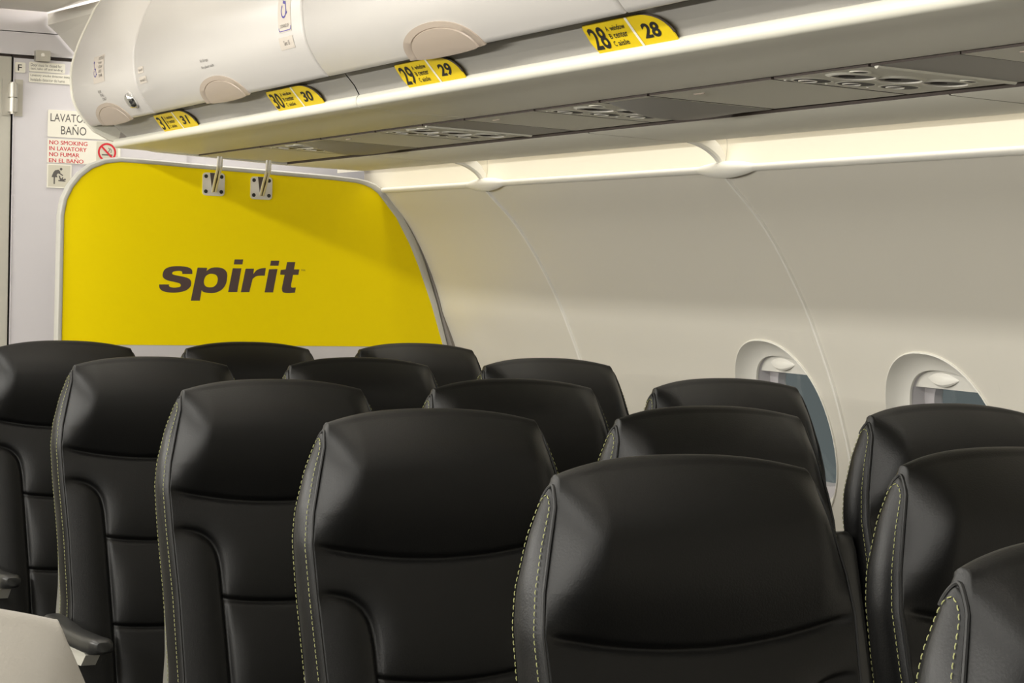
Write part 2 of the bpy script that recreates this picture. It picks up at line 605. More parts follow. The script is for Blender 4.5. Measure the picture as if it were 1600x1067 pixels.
# oblique cheek between lavatory wall and bin end
mb = MB()
mb.add([(1.356, YL-0.012, 2.113), (1.50, 5.50, 2.145), (1.47, 5.50, 2.105), (1.356, YL-0.012, 2.079)], [(0, 1, 2, 3)])
mb.add([(1.356, YL-0.012, 2.079), (1.47, 5.50, 2.105), (1.435, 5.50, 1.96), (1.44, YL-0.012, 2.0), (1.390, YL-0.012, 2.052)], [(0, 1, 2, 3, 4)], 1)
n_ += 1
tag(mb.build('trim_%d' % n_, [CEIL, CEIL], smooth=False), kind='structure')
# raised slanting joint on the lavatory wall, seen through the slit over the partition
mb = MB().add([(1.700, YL-0.001, 1.72), (1.708, YL-0.001, 1.72), (1.768, YL-0.001, 1.66), (1.758, YL-0.001, 1.66), (1.700, YL+0.012, 1.72), (1.708, YL+0.012, 1.72), (1.768, YL+0.012, 1.66), (1.758, YL+0.012, 1.66)],
              [(0, 1, 2, 3), (0, 4, 5, 1), (1, 5, 6, 2), (2, 6, 7, 3), (3, 7, 4, 0)])
n_ += 1
tag(mb.build('trim_%d' % n_, GAP, smooth=False), kind='structure')

# ------------------------------------------------------------------ signs on the lavatory door
lav = lambda u, v: (u, YL-0.0072, v)
lavd = lambda u, v, d: (u, YL-0.004-d, v)


def plate(name, u0, v0, u1, v1, r, m=SIGNW):
    return MB().prism(rrect(u0, v0, u1, v1, r), lavd, 0.0003, 0.003)


mb = plate('x', 1.262, 1.931, 1.293, 1.962, 0.004)
put_text(mb, 'F', (1.2705, 1.9365, 1.2825, 1.9555), lav, 1, 0.01)
tag(mb.build('letter_sign', [SIGNW, INK], smooth=False), 'small square white label with the letter F at the top of the lavatory door', 'sign')
mb = plate('x', 1.304, 1.937, 1.413, 1.966, 0.004)
put_text(mb, 'Door must be closed for', (1.309, 1.953, 1.402, 1.962), lav, 1, 0.0)
put_text(mb, 'taxi, take off and landing', (1.309, 1.941, 1.405, 1.950), lav, 1, 0.0)
tag(mb.build('door_notice', [SIGNW, GREYINK], smooth=False), 'white two line notice about closing the door, upper of two beside the letter F', 'sign')
mb = plate('x', 1.304, 1.905, 1.445, 1.934, 0.003)
put_text(mb, 'Lavatory smoke detector installed', (1.309, 1.921, 1.440, 1.930), lav, 1, 0.0)
put_text(mb, 'Instalado detector de humo', (1.309, 1.909, 1.412, 1.918), lav, 1, 0.0)
tag(mb.build('smoke_detector_notice', [SIGNW, GREYINK], smooth=False), 'white two line smoke detector notice, lower of two near the top of the lavatory door', 'sign')
mb = plate('x', 1.3635, 1.744, 1.610, 1.826, 0.003)
put_text(mb, 'LAVATORY', (1.371, 1.791, 1.503, 1.8155), lav, 1, 0.004)
put_text(mb, 'BAÑO', (1.4035, 1.753, 1.481, 1.785), lav, 1, 0.004)
tag(mb.build('lavatory_sign', [SIGNW, GREYINK], smooth=False), 'white sign with grey letters LAVATORY BAÑO on the lavatory door', 'sign')
mb = plate('x', 1.3635, 1.666, 1.588, 1.739, 0.003)
for i, t in enumerate(['NO SMOKING', 'IN LAVATORY', 'NO FUMAR', 'EN EL BAÑO']):
    w = [0.116, 0.114, 0.092, 0.105][i]
    z0 = 1.7215-0.0180*i
    put_text(mb, t, (1.3685, z0, 1.3685+w, z0+(0.0125 if i < 3 else 0.0150)), lav, 1, 0.0)
    put_text(mb, t, (1.3691, z0, 1.3691+w, z0+(0.0125 if i < 3 else 0.0150)), lambda u, v: (u, YL-0.00725, v), 1, 0.0)
mb.prism(rrect(1.513, 1.668, 1.580, 1.737, 0.002), lavd, 0.0025, 0.0032, 2)
sg = lambda u, v: (u, YL-0.0076, v)
cx, cz = 1.546, 1.706
v_, f_ = curve_fill([circle(cx, cz, 0.0285, 40), circle(cx, cz, 0.0225, 40)])
mb.add([sg(*p) for p in v_], f_, 1)
sl = [(cx-0.0185, cz+0.0145), (cx-0.0145, cz+0.0185), (cx+0.0185, cz-0.0145), (cx+0.0145, cz-0.0185)]
mb.add([(p[0], YL-0.0079, p[1]) for p in sl], [(0, 1, 2, 3)], 1)
mb.add([sg(*p) for p in [(cx-0.016, cz-0.006), (cx+0.017, cz-0.006), (cx+0.017, cz-0.010), (cx-0.016, cz-0.010)]], [(0, 1, 2, 3)], 3)
for k, (a, b) in enumerate([((0.003, 0.0), (0.009, 0.008)), ((0.009, 0.008), (0.004, 0.014)), ((0.012, -0.002), (0.014, 0.007)), ((0.014, 0.007), (0.009, 0.013))]):
    mb.tube([(cx+a[0], YL-0.0074, cz+a[1]), (cx+b[0], YL-0.0074, cz+b[1])], 0.0008, 6, 3)
tag(mb.build('no_smoking_sign', [SIGNW, RED, SIGNB, GREYINK], smooth=False), 'white no smoking sign with red letters and a red crossed circle', 'sign')
mb = plate('x', 1.3635, 1.590, 1.438, 1.663, 0.002)
mb.prism(rrect(1.367, 1.594, 1.434, 1.659, 0.001), lavd, 0.0025, 0.0032, 2)
g0 = lambda x, y: (1.360+x/7.62*0.00193+0.0*y, 1.6595-(y-745)/7.62*0.00193)      # traced pictogram, drawn flat on the plate
PX = lambda pts: [(1.3635+(x-105)*0.000253, 1.663-(y-738)*0.000253) for x, y in pts]
pict = [PX([(160, 890), (180, 840), (200, 815), (240, 805), (265, 830), (262, 845), (300, 870), (292, 880), (250, 855), (235, 850), (220, 870), (230, 898), (200, 898), (200, 980), (184, 980), (184, 898), (160, 898)]),
        PX([(243, 875), (262, 880), (268, 905), (284, 910), (290, 890), (300, 895), (298, 915), (315, 920), (312, 935), (330, 940), (325, 947), (240, 943), (242, 930), (262, 928), (252, 905)])]
for P in pict:
    v_, f_ = curve_fill([P])
    mb.add([sg(*p) for p in v_], f_, 1)
for q in ((272, 798, 16), (320, 920, 11)):
    c_ = PX([(q[0], q[1])])[0]
    mb.add([sg(*p) for p in circle(c_[0], c_[1], q[2]*0.000253, 20)], [tuple(range(20))], 1)
tag(mb.build('changing_table_sign', [SIGNW, GREYINK, SIGNB], smooth=False), 'square beige sign with a baby changing pictogram, lowest on the lavatory door', 'sign')

# ------------------------------------------------------------------ overhead bins
DP = spline([(1.60, 2.243), (1.50, 2.19), (1.407, 2.111), (1.373, 2.048), (1.344, 1.980), (1.327, 1.918), (1.326, 1.868), (1.335, 1.818), (1.358, 1.778), (1.384, 1.749)][::-1], 70)
DS = np.r_[0, np.cumsum(np.linalg.norm(np.diff(DP, axis=0), axis=1))]


def bin_pt(y, s, off=0.0):
    """point on the door skin, s = arc length above its lower edge, off > 0 towards the aisle"""
    x, z = np.interp(s, DS, DP[:, 0]), np.interp(s, DS, DP[:, 1])
    e = 0.012
    sa, sb = max(s-e, 0), min(s+e, DS[-1])
    dx = np.interp(sb, DS, DP[:, 0])-np.interp(sa, DS, DP[:, 0])
    dz = np.interp(sb, DS, DP[:, 1])-np.interp(sa, DS, DP[:, 1])
    l = math.hypot(dx, dz)
    return (float(x-off*dz/l), float(y), float(z+off*dx/l))


def half_moon(cy, w, h, n=28, sag=0.0):
    top = [(cy+w/2*math.cos(math.pi*k/n), h*math.sin(math.pi*k/n)**0.8) for k in range(n+1)]
    bot = [(cy-w/2+w*k/12, -sag*math.sin(math.pi*k/12)) for k in range(1, 12)]
    return top+bot


BINS = {
    'end': (4.775, 5.405, 5.125, 'narrow cream overhead bin at the end above the partition, with a chrome latch'),
    'b30': (3.575, 4.770, 4.19, 'cream overhead bin with a wheelchair sticker, above the row 30 placard'),
    'b29': (2.405, 3.570, 3.01, 'cream overhead bin with one large beige handle, above the row 29 placard'),
    'b28': (1.235, 2.400, 1.82, 'cream overhead bin at the top, cut off by the frame beside the row 28 placard'),
}
bins = {}
for key, (ya, yb, yh, lab) in BINS.items():
    root = thing('overhead_bin', (1.6, (ya+yb)/2, 1.75), lab, 'overhead bin', 'overhead bins along the right side')
    bins[key] = root
    ya_, yb2 = ya+0.0015, yb-0.0015
    mb = MB()
    ys = [ya_+0.0035, ya_+0.001, ya_, ya_]+[yb2, yb2, yb2-0.001, yb2-0.0035]
    offs = [0, -0.001, -0.0035, -0.02]
    rows = []
    for y, o_ in zip([ya_, ya_, ya_+0.0015, ya_+0.006, yb2-0.006, yb2-0.0015, yb2, yb2], [-0.022, -0.006, -0.0018, 0, 0, -0.0018, -0.006, -0.022]):
        row = []
        row.append(bin_pt(y, 0.004, -0.018))
        row.append(bin_pt(y, 0.0, min(o_, -0.004)))
        row += [bin_pt(y, s, o_) for s in np.r_[0.004, np.linspace(0.012, DS[-1], 46)]]
        rows.append(row)
    mb.grid(rows)
    dr = adopt(mb.build('bin_door', BIN, angle=60), root)
    hw_, hh_ = 0.305, 0.062
    # recessed half moon handle: raised rim and paddle
    mb = MB()
    out = half_moon(yh, hw_, hh_, sag=0.006)
    inn = half_moon(yh-0.004, hw_*0.80, hh_*0.80, sag=0.006)
    n = len(out)
    rows = [[bin_pt(u, max(v, 0), -0.002) if v >= 0 else bin_pt(u, 0, -0.002)[:2]+(bin_pt(u, 0, 0)[2]+v,) for u, v in out]]
    def hp(u, v, off):
        p = bin_pt(u, max(v, 0.0), off)
        if v < 0:
            p = (p[0]-v*0.8, p[1], p[2]+v*0.55)
        return p
    rows = [[hp(u, v, -0.002) for u, v in out], [hp(u, v, 0.0022) for u, v in out],
            [hp(yh-0.004+(u-yh+0.004)*1.05, v*1.05, 0.0028) for u, v in inn], [hp(yh-0.004+(u-yh+0.004)*1.02, v*1.02, 0.001) for u, v in inn], [hp(u, v, 0.0035) for u, v in inn]]
    mb.grid(rows, 0, closed=True)
    # paddle surface as strips from bottom edge to arc
    k = 28
    prow = []
    for t in np.linspace(0, 1, 8):
        prow.append([hp(yh-0.004+hw_*0.40*math.cos(math.pi*i/k), hh_*0.80*math.sin(math.pi*i/k)**0.8*t-0.006*(1-t)*math.sin(math.pi*i/k), 0.0035) for i in range(k+1)])
    mb.grid(prow)
    hd = mb.build('bin_handle', HANDLE, angle=40)
    hd.parent = dr
    # dark edge of the pull behind the door and the shelf box itself
    mb = MB()
    B = [(1.400, 1.772), (2.20, 1.772), (2.26, 1.80), (2.20, 2.05), (1.9, 2.20), (1.62, 2.235)]
    mb.prism([(x, z) for x, z in B], lambda u, v, d: (u, d, v), ya_+0.002, yb2-0.002)
    adopt(mb.build('bin_box', STRIP, smooth=False), root)

# stickers on the bins (flat prints following the door skin)
def sticker(mb, ya, sa, yb, sb, mi, off=0.0007):
    """ya is the left edge seen from the aisle (larger y)"""
    rows = []
    for s in np.linspace(sa, sb, 9):
        rows.append([bin_pt(y, s, off) for y in np.linspace(ya, yb, 3)])
    mb.grid(rows, mi)


def on_bin(ya, s0, off=0.0011):
    return lambda u, v: bin_pt(ya-u, s0+v, off)


def chair_symbol(mb, fn, x, y, sx, sy, mi):
    P = [[(-0.05, 1.0), (0.12, 0.55), (0.42, 0.5), (0.58, 0.08), (0.75, 0.14), (0.70, 0.2), (0.62, 0.2), (0.5, 0.62), (0.15, 0.66), (0.05, 1.0)]]
    for q in P:
        v_, f_ = curve_fill([q])
        mb.add([fn(x+a*sx, y+b*sy) for a, b in v_], f_, mi)
    arc = [(0.25+0.36*math.cos(a), 0.25+0.30*math.sin(a)) for a in np.linspace(math.radians(125), math.radians(380), 22)]
    arc2 = [(0.25+0.27*math.cos(a), 0.25+0.22*math.sin(a)) for a in np.linspace(math.radians(125), math.radians(380), 22)]
    mb.add([fn(x+a*sx, y+b*sy) for a, b in arc+arc2], [(i, i+1, 22+i+1, 22+i) for i in range(21)], mi)
    c = circle(-0.02, 1.12, 0.13, 16, 0.11)
    mb.add([fn(x+a*sx, y+b*sy) for a, b in c], [tuple(range(16))], mi)


# end bin: printed panel with small wheelchair mark and grey text
mb = MB()
sticker(mb, 5.165, 0.118, 5.055, 0.190, 0)
fn = on_bin(5.165, 0.118)
chair_symbol(mb, fn, 0.012, 0.018, 0.035, 0.034, 1)
for i, (t, w) in enumerate([('RESERVED', 0.048), ('for use', 0.03), ('AS AN', 0.036), ('AISLE', 0.03), ('CHAIR', 0.036)]):
    put_text(mb, t, (0.056, 0.060-0.0115*i, 0.056+w, 0.068-0.0115*i), fn, 2)
for i, t in enumerate(['FOR', 'STOWAGE', 'ONLY']):
    put_text(mb, t, (0.030+0.01*i, -0.028-0.0105*i, 0.060+0.014*i, -0.020-0.0105*i), fn, 2)
adopt(mb.build('bin_sticker', [STICK, BLUE, GREYINK], smooth=False, fix=False), bins['end'])
mb = MB()
# chrome latch on the end bin
rows = []
lc, ls = 4.858, 0.053
for t in np.linspace(-1, 1, 15):
    w = math.sqrt(max(0, 1-abs(t)**3.0))
    rows.append([bin_pt(lc+q*0.020*w, ls+t*0.022, 0.0005+0.017*h*w) for q, h in ((-1, 0), (-0.96, 0.5), (-0.75, 0.92), (-0.3, 1), (0.3, 1), (0.75, 0.92), (0.96, 0.5), (1, 0))])
mb.grid(rows)
rows = []
for t in np.linspace(-1, 1, 11):
    w = math.sqrt(max(0, 1-abs(t)**4))
    rows.append([bin_pt(lc+0.001+q*0.024*w, ls+t*0.0255, 0.0004+0.003*h) for q, h in ((-1, 0), (-0.9, 1), (0.9, 1), (1, 0))])
mb.grid(rows, 1)
adopt(mb.build('bin_latch', [CHROME, BIN], angle=50), bins['end'])
# bin 30: small printed labels, wheelchair sticker
mb = MB()
for (ya, sa, w, h, t) in ((4.735, 0.112, 0.048, 0.016, 'Unit B'), (4.735, 0.086, 0.062, 0.017, 'max load 15')):
    sticker(mb, ya, sa, ya-w, sa+h, 0)
    put_text(mb, t, (0.008, 0.005, w-0.008, h-0.005), on_bin(ya, sa), 1)
    adopt(mb.build('bin_sticker', [STICK, GREYINK], smooth=False, fix=False), bins['b30'])
    mb = MB()
fn = on_bin(4.235, 0.080)
put_text(mb, 'No Storage', (0.0, 0.016, 0.055, 0.0245), fn, 1)
put_text(mb, 'No placer nada', (0.0, 0.001, 0.088, 0.0095), fn, 1)
adopt(mb.build('bin_lettering', [STICK, GREYINK], smooth=False, fix=False), bins['b30'])
mb = MB()
sticker(mb, 3.705, 0.112, 3.632, 0.235, 0)
fn = on_bin(3.705, 0.112)
out = rrect(0.002, 0.002, 0.071, 0.121, 0.006)
inn = rrect(0.0045, 0.0036, 0.0685, 0.119, 0.005)
mb.add([fn(*p) for p in out]+[fn(*p) for p in inn], [(i, (i+1) % len(out), len(out)+(i+1) % len(out), len(out)+i) for i in range(len(out))], 2)
chair_symbol(mb, fn, 0.024, 0.030, 0.042, 0.050, 2)
put_text(mb, 'STOWAGE OF', (0.012, 0.009, 0.060, 0.016), fn, 1)
adopt(mb.build('wheelchair_sticker', [STICK, GREYINK, BLUE], smooth=False, fix=False), bins['b30'])
mb = MB()
sticker(mb, 3.712, 0.078, 3.632, 0.103, 0)
put_text(mb, 'Tare 15', (0.024, 0.008, 0.058, 0.017), on_bin(3.712, 0.078), 1)
adopt(mb.build('bin_sticker', [STICK, GREYINK, BLUE], smooth=False, fix=False), bins['b30'])

# end cap closing the bin section over the partition
mb = MB()
endp = [tuple(p) for p in DP[::-1]]+[(1.395, 1.738), (1.441, 1.716), (1.50, 1.701), (1.575, 1.690), (1.70, 1.6845), (1.97, 1.6715), (2.20, 1.6665), (2.226, 1.70), (2.30, 1.76), (2.30, 2.24)]
mb.prism(endp, lambda u, v, d: (u, d, v), 5.408, 5.428)
tag(mb.build('trim_%d' % (n_+1), RAILM, smooth=False), kind='structure')
n_ += 1

# ------------------------------------------------------------------ rails under the bins (number strip, lip, underside) and row placards
LIP = [(1.459+0.013*math.cos(math.radians(a)), 1.7079+0.013*math.sin(math.radians(a))) for a in range(80, 266, 15)]+[(1.50, 1.6938), (1.568, 1.6915), (1.5705, 1.6910), (1.6930, 1.6882), (1.6950, 1.690), (1.6950, 1.70)]
PA, PC = (1.4195, 1.7568), (1.4505, 1.7170)


def plac(ya):
    L = math.hypot(PA[0]-PC[0], PA[1]-PC[1])
    nx, nz = -(PA[1]-PC[1])/L, (PA[0]-PC[0])/L
    return lambda u, v, d=0.0: (PC[0]+(PA[0]-PC[0])*v+nx*d, ya-u, PC[1]+(PA[1]-PC[1])*v+nz*d)


def placard(num, ya, W, parent):
    f = plac(ya)
    mb = MB()
    outl = [(0.0, 1.0), (-0.004, 0.85), (-0.004, 0.4), (0.004, -0.02)]
    arc = [(0.60*W+0.40*W*math.sin(a)**0.8, -0.02+1.02*math.cos(a)**0.75) for a in np.linspace(math.radians(90), 0, 20)]
    mb.prism(outl+arc, f, 0.0012, 0.0032)
    g = lambda u, v: f(u, v, 0.0038)
    mb.add([g(0.545*W, 1.0), g(0.575*W, 1.0), g(0.590*W, 0.5), g(0.61*W, -0.02), g(0.58*W, -0.02), g(0.56*W, 0.5)], [(0, 1, 2, 5), (5, 2, 3, 4)], 2)
    s = str(num)
    put_text(mb, s, (0.022*W, 0.10, 0.225*W, 0.87), g, 1, 0.018)
    for i, (a, b, e) in enumerate((('A', 'window', 0.50), ('B', 'center', 0.49), ('C', 'aisle', 0.455))):
        v0 = 0.66-0.26*i
        put_text(mb, a, (0.262*W, v0, 0.292*W, v0+0.18), g, 1, 0.012)
        put_text(mb, b, (0.315*W, v0, e*W, v0+0.18), g, 1, 0.012)
    put_text(mb, s, (0.665*W, 0.20, 0.875*W, 0.70), g, 1, 0.03, 0.12)
    o = adopt(mb.build('row_placard', [PLACY, INK, SIGNW], smooth=False), parent)
    o['label'] = 'yellow row %d placard' % num
    # dark gasket round the rounded end
    mb = MB()
    mb.tube([f(u+0.0015, v, 0.0015) for u, v in arc[2:-2]], 0.0016, 6)
    q = mb.build('placard_edge', GAP)
    q.parent = o
    return o


rails = []
for (ya, yb, lab, rows_) in ((1.0, 3.5745, 'grey rail under the nearer bins, carrying the row 28 and 29 placards', ((28, 2.592, 0.232), (29, 3.318, 0.25))),
                             (3.578, 5.407, 'grey rail under the far bins, carrying the row 30 and 31 placards', ((30, 4.032, 0.278), (31, 4.903, 0.29)))):
    root = thing('bin_rail', (1.57, (ya+yb)/2, 1.70), lab, 'bin rail', 'rails under the overhead bins')
    ends = [ya, ya+0.0015, yb-0.0015, yb]
    sh_ = [0.0015, 0, 0, 0.0015]
    mb = MB().grid([[(x+(e if x < 1.46 else 0), y, z+e) for x, z in LIP] for y, e in zip(ends, sh_)])
    adopt(mb.build('rail_lip', RAILM, angle=28), root)
    mb = MB()
    ye = yb if yb < 4 else 5.30
    S = [(1.4215, 1.768), (1.4225, 1.7600), (1.4405, 1.7405), (1.4425, 1.7385), (1.4560, 1.7160)]
    if yb > 4:
        rws = []
        for (x, z), dy in zip(S, (0, 0.0, 0.012, 0.014, 0.06)):
            rws.append((x, z, dy))
        mb.grid([[(x, ya+0.001, z) for x, z, d in rws], [(x, 5.245+0.0*d+0.09-d, z) for x, z, d in rws]])
    else:
        mb.grid([[(x, y, z) for x, z in S] for y in (ya, yb-0.001)])
    adopt(mb.build('number_strip', STRIP, angle=20), root)
    # floor of the channel behind
    mb = MB().grid([[(x, y, z) for x, z in [(1.400, 1.770), (1.44, 1.769), (1.470, 1.745), (1.462, 1.712)]] for y in (ya, yb)])
    adopt(mb.build('channel', SEAL), root)
    for a in rows_:
        placard(*a, root)
    rails.append(root)

# ------------------------------------------------------------------ service panels between rail and fascia
def und(x, y, d=0.0):
    """point on the underside plane; d > 0 hangs down"""
    return (x, y, 1.685-(x-1.695)*0.0240-d)


NDN = Vector((-0.024, 0, -1)).normalized()
# dark channel above everything
mb = MB().grid([[(1.690, Y0, 1.700), (1.980, Y0, 1.688)], [(1.690, 5.405, 1.700), (1.980, 5.405, 1.688)]])
tag(mb.build('trim_%d' % (n_+1), GAP, smooth=False), kind='structure')
n_ += 1
XA, XB = 1.699, 1.9595


def flat_panel(mb, ya, yb, mi=0):
    g = 0.0016
    lo = [und(XA, ya+g), und(XB, ya+g), und(XB, yb-g), und(XA, yb-g)]
    hi = [(x, y, z+0.012) for x, y, z in lo]
    mb.add(lo+hi, [(0, 1, 2, 3)], mi)
    mb.add(lo+hi, [(0, 4, 5, 1), (1, 5, 6, 2), (2, 6, 7, 3), (3, 7, 4, 0)], 1)


psus = []
for (y0, y1, lab) in ((2.245, 2.485, 'service panel with reading lights and air vents nearest the camera, overhead at the right'),
                      (3.035, 3.285, 'service panel with reading lights and air vents between the row 29 placard and the wall'),
                      (3.815, 4.075, 'service panel with vents overhead, second from the yellow partition'),
                      (4.595, 4.865, 'yellow tinted service panel with vents overhead, closest to the partition')):
    root = thing('passenger_service_unit', (1.83, (y0+y1)/2, 1.68), lab, 'reading light panel', 'service units over the seat rows')
    mb = MB()
    flat_panel(mb, y0, y1)
    adopt(mb.build('unit_panel', [PSU, GAP], smooth=False), root)
    for k in range(3):
        # air vent dish: proud white rim round a shallow dark dish with nozzle
        x = 1.752+0.071*k
        y = y0+0.108-0.020*k
        mb = MB()
        mb.lathe([(0.0430, -0.001), (0.0400, 0.0010), (0.0362, 0.0026)], und(x, y), NDN, 40, 2)
        mb.lathe([(0.0362, 0.0026), (0.0352, 0.0030), (0.0340, 0.0026), (0.0335, 0.0002)], und(x, y), NDN, 40, 1)
        mb.lathe([(0.0337, 0.0003), (0.022, 0.0005), (0.0, 0.0006)], und(x, y), NDN, 36, 0)
        mb.lathe([(0.013, 0.0004), (0.0125, 0.0016), (0.008, 0.0026), (0.0, 0.0028)], und(x-0.004, y+0.010), NDN, 20, 3)
        adopt(mb.build('air_vent', [DISH, RINGW, PSU, LENS], angle=50), root)
        x = 1.748+0.070*k
        y = y0+0.206-0.018*k
        mb = MB()
        mb.lathe([(0.0345, -0.001), (0.0325, 0.0007), (0.0300, 0.0009), (0.029, 0.0004)], und(x, y), NDN, 32, 0)
        mb.lathe([(0.0295, 0.0004), (0.02, 0.0005), (0.0, 0.0006)], und(x, y), NDN, 32, 1)
        mb.lathe([(0.0150, 0.0004), (0.0145, 0.0016), (0.0136, 0.0018), (0.0130, 0.0004)], und(x-0.004, y+0.006), NDN, 28, 2)
        adopt(mb.build('reading_light', [PSU, LENS, RINGW], angle=50), root)
    for (x, y) in ((1.730, y0+0.045), (1.905, y0+0.012)):
        mb = MB()
        mb.lathe([(0.0165, -0.001), (0.0160, 0.0015), (0.012, 0.0012), (0.0105, 0.0)], und(x, y+0.016), NDN, 24, 0)
        mb.lathe([(0.0115, 0.0008), (0.006, 0.0012), (0.0, 0.0012)], und(x, y+0.016), NDN, 24, 1)
        adopt(mb.build('call_button', [PSU, LENS], angle=50), root)
    for k in range(3):
        mb = MB()
        mb.lathe([(0.003, 0.0), (0.0022, 0.0014), (0.0, 0.0016)], und(1.716+0.07*k, y0+0.232-0.012*k), NDN, 10, 0)
        adopt(mb.build('indicator', RINGW), root)
    psus.append(root)

# grey folded sign wedges and flat covers
for (ya, yb, lab) in ((2.865, 3.030, 'grey curved seat belt sign wedge hanging below the panels, nearer one'),
                      (4.425, 4.590, 'grey curved seat belt sign wedge near the partition')):
    root = thing('sign_wedge', (1.83, (ya+yb)/2, 1.68), lab, 'cabin sign', 'sign wedges between the service panels')
    mb = MB()
    flat_panel(mb, ya, yb)
    adopt(mb.build('wedge_base', [PSU, GAP], smooth=False), root)
    mb = MB()
    rows = []
    for t in np.linspace(0, 1, 21):
        x = 1.712+0.252*t
        h = 0.019*math.sin(math.pi*t)**0.9
        c = 0.5-0.5*math.cos(math.pi*t)
        yf = yb-0.006+0.015*math.sin(math.pi*t)
        rows.append([und(x, ya+0.008, 0.0003), und(x, ya+0.03, 0.0003+h*0.15), und(x, ya+0.09, h*0.62), und(x, yf-0.016, h*0.97), und(x, yf-0.004, h), und(x, yf, h*0.9), und(x, yf+0.001, 0.0)])
    mb.grid(rows)
    adopt(mb.build('sign_face', PSUG, angle=40), root)
flats = [(0.9, 1.45), (0.20, 2.045), (2.045, 2.242, ), (2.49, 2.86), (3.29, 3.60), (3.603, 3.812), (4.08, 4.42), (4.87, 5.404)]
fl_lab = {2: 'smooth grey overhead filler beside the nearest service panel', 5: 'smooth grey overhead filler beside the second service panel from the partition',
          1: 'flat oxygen mask cover overhead at the right edge', 3: 'flat oxygen mask cover between the two nearest service panels', 4: 'flat oxygen mask cover overhead left of the row 29 service panel',
          6: 'yellow tinted flat oxygen mask cover between the grey sign wedge and a service panel', 7: 'flat overhead cover touching the partition end', 0: 'flat overhead cover beyond the right frame edge'}
for i, (ya, yb) in enumerate(flats):
    if i == 0:
        continue
    grey = i in (2, 5)
    root = thing('filler_panel' if grey else 'oxygen_cover', (1.83, (ya+yb)/2, 1.68), fl_lab[i], 'overhead panel', 'flat panels between the service units')
    mb = MB()
    flat_panel(mb, ya, yb)
    adopt(mb.build('cover_plate', [PSUG if grey else PSU, GAP], smooth=False), root)
    if grey:
        mb = MB()
        mb.tube([und(XA+0.002, yb-0.012, -0.001), und(XB-0.002, yb-0.012, -0.001)], 0.005, 10)
        adopt(mb.build('edge_bead', PSU), root)
    elif i != 7:
        yt = {1: 1.95, 3: 2.752, 4: 3.52, 6: 4.325}[i]
        mb = MB()
        mb.tube([und(1.733-0.008*abs(q)**2*0, yt+0.016*q, 0.0002+0.0008*(1-q*q)) for q in np.linspace(-1, 1, 9)], 0.0016, 6)
        adopt(mb.build('cover_latch', HANDLE), root)

# ------------------------------------------------------------------ yellow partition
PF = lambda u, v, d: (u, YB-d, v)
outer = [(1.311, 0.0), (1.314, 1.50), (1.322, 1.548), (1.340, 1.588), (1.366, 1.622), (1.400, 1.650), (1.442, 1.667), (1.490, 1.674), (1.60, 1.671), (1.704, 1.6665), (2.0, 1.6565), (2.147, 1.651), (2.231, 1.645),
         (2.262, 1.640), (2.290, 1.631), (2.312, 1.618), (2.335, 1.594), (2.380, 1.545), (2.428, 1.470), (2.462, 1.40), (2.508, 1.27), (2.548, 1.133), (2.585, 0.95), (2.60, 0.6), (2.53, 0.0)]
inner = [(1.3265, 1.131), (1.3285, 1.50), (1.336, 1.544), (1.353, 1.581), (1.377, 1.612), (1.408, 1.637), (1.446, 1.653), (1.490, 1.660), (1.60, 1.657), (1.704, 1.6525), (2.0, 1.6425), (2.147, 1.637), (2.222, 1.632),
         (2.250, 1.627), (2.274, 1.618), (2.296, 1.603), (2.318, 1.578), (2.360, 1.530), (2.406, 1.452), (2.440, 1.38), (2.487, 1.262), (2.531, 1.131)]
part = thing('partition', (1.95, YB, 0.0), 'yellow cabin partition with the word spirit in dark italic letters, behind the last row', 'partition')
mb = MB().prism(outer, PF, 0.0, -0.028)
adopt(mb.build('partition_core', FRAME, smooth=False), part)
mb = MB().prism(inner, PF, -0.001, 0.0015)
adopt(mb.build('yellow_panel', YELLOW, smooth=False), part)
mb = MB().prism([(1.3265, 0.05), (1.3265, 1.129), (2.531, 1.129), (2.56, 0.95), (2.575, 0.6), (2.50, 0.05)], PF, -0.001, 0.0013)
adopt(mb.build('lower_panel', LAVW, smooth=False), part)
# frame moulding round the edge
mb = MB()
oi = outer[1:22]
ii = inner[1:]
oi = [(1.3125, 1.131)]+oi
ii = [(1.3275, 1.131)]+ii
oi = [oi[0]]+[p for p in oi[1:]]
ii = ii[:len(oi)]
rows = []
for (a, b), (c, d) in zip(oi, ii):
    rows.append([(a-0.0005, YB+0.026, b), (a-0.001, YB+0.002, b+0.001), (a+0.25*(c-a), YB-0.007, b+0.25*(d-b)), (a+0.75*(c-a), YB-0.008, b+0.75*(d-b)), (c, YB-0.005, d), (c, YB-0.001, d)])
rows.insert(0, [(1.3105, YB+0.026, 0.02), (1.310, YB+0.002, 0.02), (1.3145, YB-0.007, 0.02), (1.323, YB-0.008, 0.02), (1.3275, YB-0.005, 0.02), (1.3275, YB-0.001, 0.02)])
mb.grid(rows)
adopt(mb.build('partition_frame', FRAME, angle=50), part)
# dark seal between partition and side wall
mb = MB()
rows = []
for z in np.linspace(0.95, 1.604, 40):
    xo = np.interp(z, [p[1] for p in outer[15:23]][::-1], [p[0] for p in outer[15:23]][::-1])
    xw = wall_pt(YB, s_of_z(z))[0]
    w = max(0.0, min(1.0, (1.56-z)/0.2))
    rows.append([(xo-0.001, YB-0.003, z), (xo+0.5*(xw-xo), YB-0.010*w, z), (xw+0.004, YB-0.006*w, z)])
mb.grid(rows)
adopt(mb.build('side_seal', SEAL), part)

# logo lettering
LOGOA = ((0.0019878681704048593, 4.2279152792043875e-05, 1.097116538053337), (4.387066302830251e-05, -0.0019031133250705244, 2.1428565711655114))


